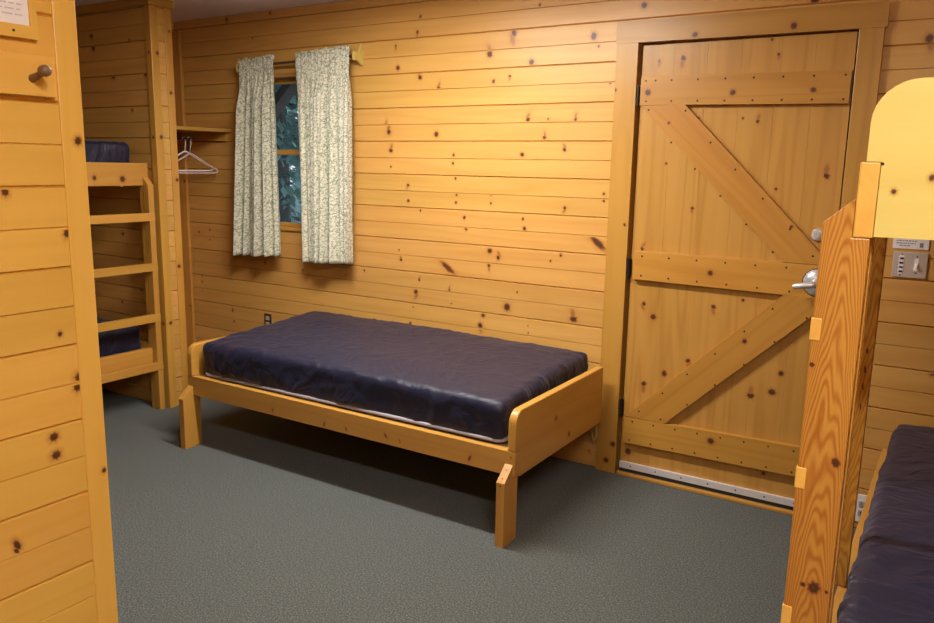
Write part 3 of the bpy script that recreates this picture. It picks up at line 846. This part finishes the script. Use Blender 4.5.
def peg_rail():
    o = Vector((XN, -2.75, 1.67))
    n = thing('peg_rail', 'pine coat-peg board below the framed notice', 'peg rail', o)
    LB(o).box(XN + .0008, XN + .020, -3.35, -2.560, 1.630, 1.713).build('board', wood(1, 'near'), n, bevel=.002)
    for y in (-2.611, -2.81, -3.01, -3.21):
        p_ = LB(o)
        p_.tube([(XN + .018, y, 1.665), (XN + .040, y + .001, 1.670), (XN + .060, y + .002, 1.677)], [.0085, .0072, .0070], 12)
        p_.lathe([(-.012, .006), (-.009, .011), (0, .0125), (.007, .011), (.011, .006)], (XN + .066, y + .002, 1.679), 0, 14)
        p_.build('peg', M_PEG, n, smooth=50)
peg_rail()
def switch():
    o = Vector((1.156, 0, 1.145))
    n = thing('switch_plate', 'brushed steel wall plate behind the right bunk post', 'switch plate', o)
    LB(o).box(1.095, 1.217, -.006, -.0005, 1.094, 1.196).build('plate', M_STEEL, n, bevel=.003)
    r_ = LB(o)
    r_.box(1.117, 1.135, -.0075, -.005, 1.108, 1.182)
    r_.build('receptacle', M_WHITE, n, bevel=.001)
    sl = LB(o)
    for z in (1.118, 1.135, 1.152, 1.170): sl.box(1.1195, 1.1325, -.0085, -.0074, z - .0035, z + .0035)
    sl.build('slot', M_BLACK, n)
    LB(o).box(1.171, 1.187, -.0075, -.005, 1.122, 1.172).build('switch_surround', M_WHITE, n, bevel=.001)
    tg = LB(o); tg.prism([(-.006, 1.138), (-.020, 1.130), (-.020, 1.137), (-.006, 1.154)], 0, 1.1745, 1.1835)
    tg.build('toggle', M_WHITE, n, bevel=.001)
    for x, z in ((1.126, 1.103), (1.126, 1.187), (1.179, 1.114), (1.179, 1.180)):
        LB(o).lathe([(-.005, .0028), (-.0068, .0028), (-.0074, .0015)], (x, 0, z), 1, 8).build('screw', M_DARKM, n)
    o2 = Vector((1.152, 0, 1.228))
    s2 = thing('wall_sign', 'small white printed sign above the steel wall plate', 'sign', o2)
    LB(o2).box(1.089, 1.214, -.0035, -.0005, 1.208, 1.250).build('sign_panel', M_PAPER, s2, bevel=.0008)
    ink = LB(o2)
    for z, x0, x1 in ((1.228, 1.100, 1.168), (1.219, 1.112, 1.150), (1.238, 1.100, 1.175)):
        x = x0
        while x < x1:
            w = random.uniform(.005, .012); ink.box(x, min(x + w, x1), -.0039, -.0034, z, z + .004); x += w + .0025
    ink.box(1.182, 1.194, -.0039, -.0034, 1.216, 1.234)
    ink.build('print', M_INK2, s2)
switch()
def outlet(x, z, label, plate, face, w=.035, h=.057):
    o = Vector((x, 0, z)); n = thing('wall_outlet', label, 'outlet', o)
    MB().box(-w, w, -.006, -.0005, -h, h).build('plate', plate, n, bevel=.002)
    for dz in (.020, -.020):
        q = MB().box(-.0165, .0165, -.0085, -.0055, dz - .0135, dz + .0135)
        rc = q.build('receptacle', face, n, bevel=.002)
        s_ = MB()
        for dx in (-.006, .006): s_.box(dx - .0012, dx + .0012, -.0092, -.0084, dz - .002, dz + .007)
        s_.box(-.002, .002, -.0092, -.0084, dz - .010, dz - .006)
        s_.build('slot', M_BLACK, rc)
outlet(-2.455, .478, 'dark wall outlet peeping over the far corner of the mattress', plain('dark_brown_plate', (.030, .016, .010), .4), plain('almond_plastic', (.50, .38, .24), .4), .030, .048)
outlet(1.092, .095, 'low white wall outlet seen between bunk post and mattress', M_WHITE, plain('grey_plastic', (.38, .36, .35), .4), .04, .062)

# ------------------------------------------------------------------ outside the window
terr = MB(); N = 30
vs = [(-34 + 44 * i / N, .6 + 44 * jv / N, -.45 + .45 * noise.noise(Vector((i * .5, jv * .5, 0))) + .022 * jv) for jv in range(N + 1) for i in range(N + 1)]
terr.add(vs, [(jv * (N + 1) + i, jv * (N + 1) + i + 1, (jv + 1) * (N + 1) + i + 1, (jv + 1) * (N + 1) + i) for jv in range(N) for i in range(N)])
struct(terr.build('terrain', ground_mat(), smooth=True), 'grey gravel ground outside the window', 'ground')
so = MB().prism([(.15, 2.52), (1.25, 2.13), (1.25, 2.17), (.15, 2.56)], 0, XL - .5, XR + .5)
struct(so.build('roof_eave', M_SOFFIT), 'grey eave soffit outside the window', 'roof')
br = MB(); br.prism([(.155, 1.30), (.155, 1.40), (.98, 2.215), (1.06, 2.19)], 0, -3.12, -3.03)
struct(br.build('eave_brace', M_EAVE), 'dark diagonal eave brace outside the window', 'brace')
M_TRUNK = plain('grey_bark', (.10, .085, .075), .9)
M_LEAF = leaf_mat('blue_green_needles', (.09, .17, .14), (.26, .38, .31))
M_LEAF2 = leaf_mat('yellow_green_leaves', (.12, .21, .13), (.30, .42, .27))
def tree(x, y, h, rad, label, mat, seed, base=.10):
    rr = random.Random(seed)
    gz = -.55 + .022 * (y / 44 * 30)
    tr = thing('tree', label, 'tree', (x, y, gz), 0, 'trees outside the window')
    MB().tube([(0, 0, 0), (.03, .02, h * .4), (0, .04, h * .97)], [.13, .09, .02], 9).build('trunk', M_TRUNK, tr, smooth=True)
    b = MB()
    for _ in range(2600):
        t_ = rr.random() ** .8
        z = h * (base + (1 - base) * t_)
        r = rad * (1 - t_) ** .75 * math.sqrt(rr.random()) + .05
        a = rr.random() * 2 * PI
        c = Vector((r * math.cos(a), r * math.sin(a), z - .25 * r))
        s_ = rr.uniform(.05, .13)
        d1 = Vector((math.cos(a), math.sin(a), rr.uniform(-.7, .2))).normalized() * s_ * 1.6
        d2 = Vector((rr.uniform(-1, 1), rr.uniform(-1, 1), rr.uniform(-.6, 1))).normalized() * s_
        b.add([c - d1, c + d2 * .6, c + d1, c - d2 * .6], [(0, 1, 2, 3)])
    f_ = b.build('foliage', mat, tr)
    f_['kind'] = 'stuff'
tree(-6.6, 4.2, 4.2, 1.3, 'pale blue-green conifer nearest to the window glass', M_LEAF, 1, .22)
tree(-9.4, 6.2, 6.5, 1.7, 'taller blue-green conifer showing between the curtains', M_LEAF, 2, .18)
tree(-13.6, 7.6, 7.0, 1.8, 'farther green tree behind the conifers outside', M_LEAF2, 3, .20)
tree(-13.0, 12.5, 8.5, 2.4, 'dark tree at the back of the view outside', M_LEAF, 4, .10)
tree(-18.8, 14.5, 9.5, 2.9, 'broad pale tree closing the view outside', M_LEAF2, 5, .06)

# ------------------------------------------------------------------ light
def area(name, loc, sx, sy, power, col, rot=(0, 0, 0)):
    l = bpy.data.lights.new(name, 'AREA'); l.shape = 'RECTANGLE'; l.size = sx; l.size_y = sy
    l.energy = power; l.color = col
    o = bpy.data.objects.new(name, l); C.objects.link(o); o.location = loc; o.rotation_euler = rot
    return o
area('ceiling_tube_light', (-.75, -1.12, 2.33), 1.2, .12, 72, (1, .965, .90))
area('ceiling_tube_light_near', (1.45, -3.10, 2.33), 1.2, .14, 50, (1, .965, .90))

def bulb(name, loc, power, col):
    l = bpy.data.lights.new(name, 'POINT'); l.energy = power; l.color = col; l.shadow_soft_size = .09
    o = bpy.data.objects.new(name, l); C.objects.link(o); o.location = loc
bulb('tube_side_glow', (-1.05, -1.12, 2.27), 7, (1, .965, .90)); bulb('tube_side_glow', (-.45, -1.12, 2.27), 7, (1, .965, .90))
bulb('tube_side_glow', (1.45, -3.10, 2.27), 10, (1, .965, .90))

w = bpy.data.worlds.new('world'); SC.world = w; w.use_nodes = True
nt = w.node_tree; nt.nodes.clear()
out = nt.nodes.new('ShaderNodeOutputWorld'); bg = nt.nodes.new('ShaderNodeBackground')
sky = nt.nodes.new('ShaderNodeTexSky'); sky.sky_type = 'HOSEK_WILKIE'; sky.turbidity = 6; sky.sun_direction = (.3, .5, .8)
bg.inputs[1].default_value = 9.0
nt.links.new(sky.outputs[0], bg.inputs[0]); nt.links.new(bg.outputs[0], out.inputs[0])

# ------------------------------------------------------------------ camera (fitted to the photograph's perspective)
cam = bpy.data.cameras.new('camera'); co = bpy.data.objects.new('camera', cam); C.objects.link(co)
F, YAW, PITCH, ROLL = 782.8337, .562, -.1847, .0182
cam.sensor_fit = 'HORIZONTAL'; cam.sensor_width = 36; cam.lens = F * 36 / 934
cam.clip_start = .05; cam.clip_end = 200
cy, sy = math.cos(YAW), math.sin(YAW)
f0 = Vector((-sy, cy, 0)); r0 = Vector((cy, sy, 0)); u0 = Vector((0, 0, 1))
fw = f0 * math.cos(PITCH) + u0 * math.sin(PITCH); up = u0 * math.cos(PITCH) - f0 * math.sin(PITCH)
r = r0 * math.cos(ROLL) + up * math.sin(ROLL); u = up * math.cos(ROLL) - r0 * math.sin(ROLL)
m4 = Matrix((r, u, -fw)).transposed().to_4x4()
m4.translation = Vector((1.3208, -3.5577, 1.5031))
co.matrix_world = m4
SC.camera = co
SC.view_settings.view_transform = 'Standard'; SC.view_settings.look = 'None'
SC.view_settings.gamma = 1; SC.view_settings.use_curve_mapping = False
SC.view_settings.exposure = 0.0
SC.cycles.use_denoising = True
SC.cycles.max_bounces = 8
SC.cycles.diffuse_bounces = 5
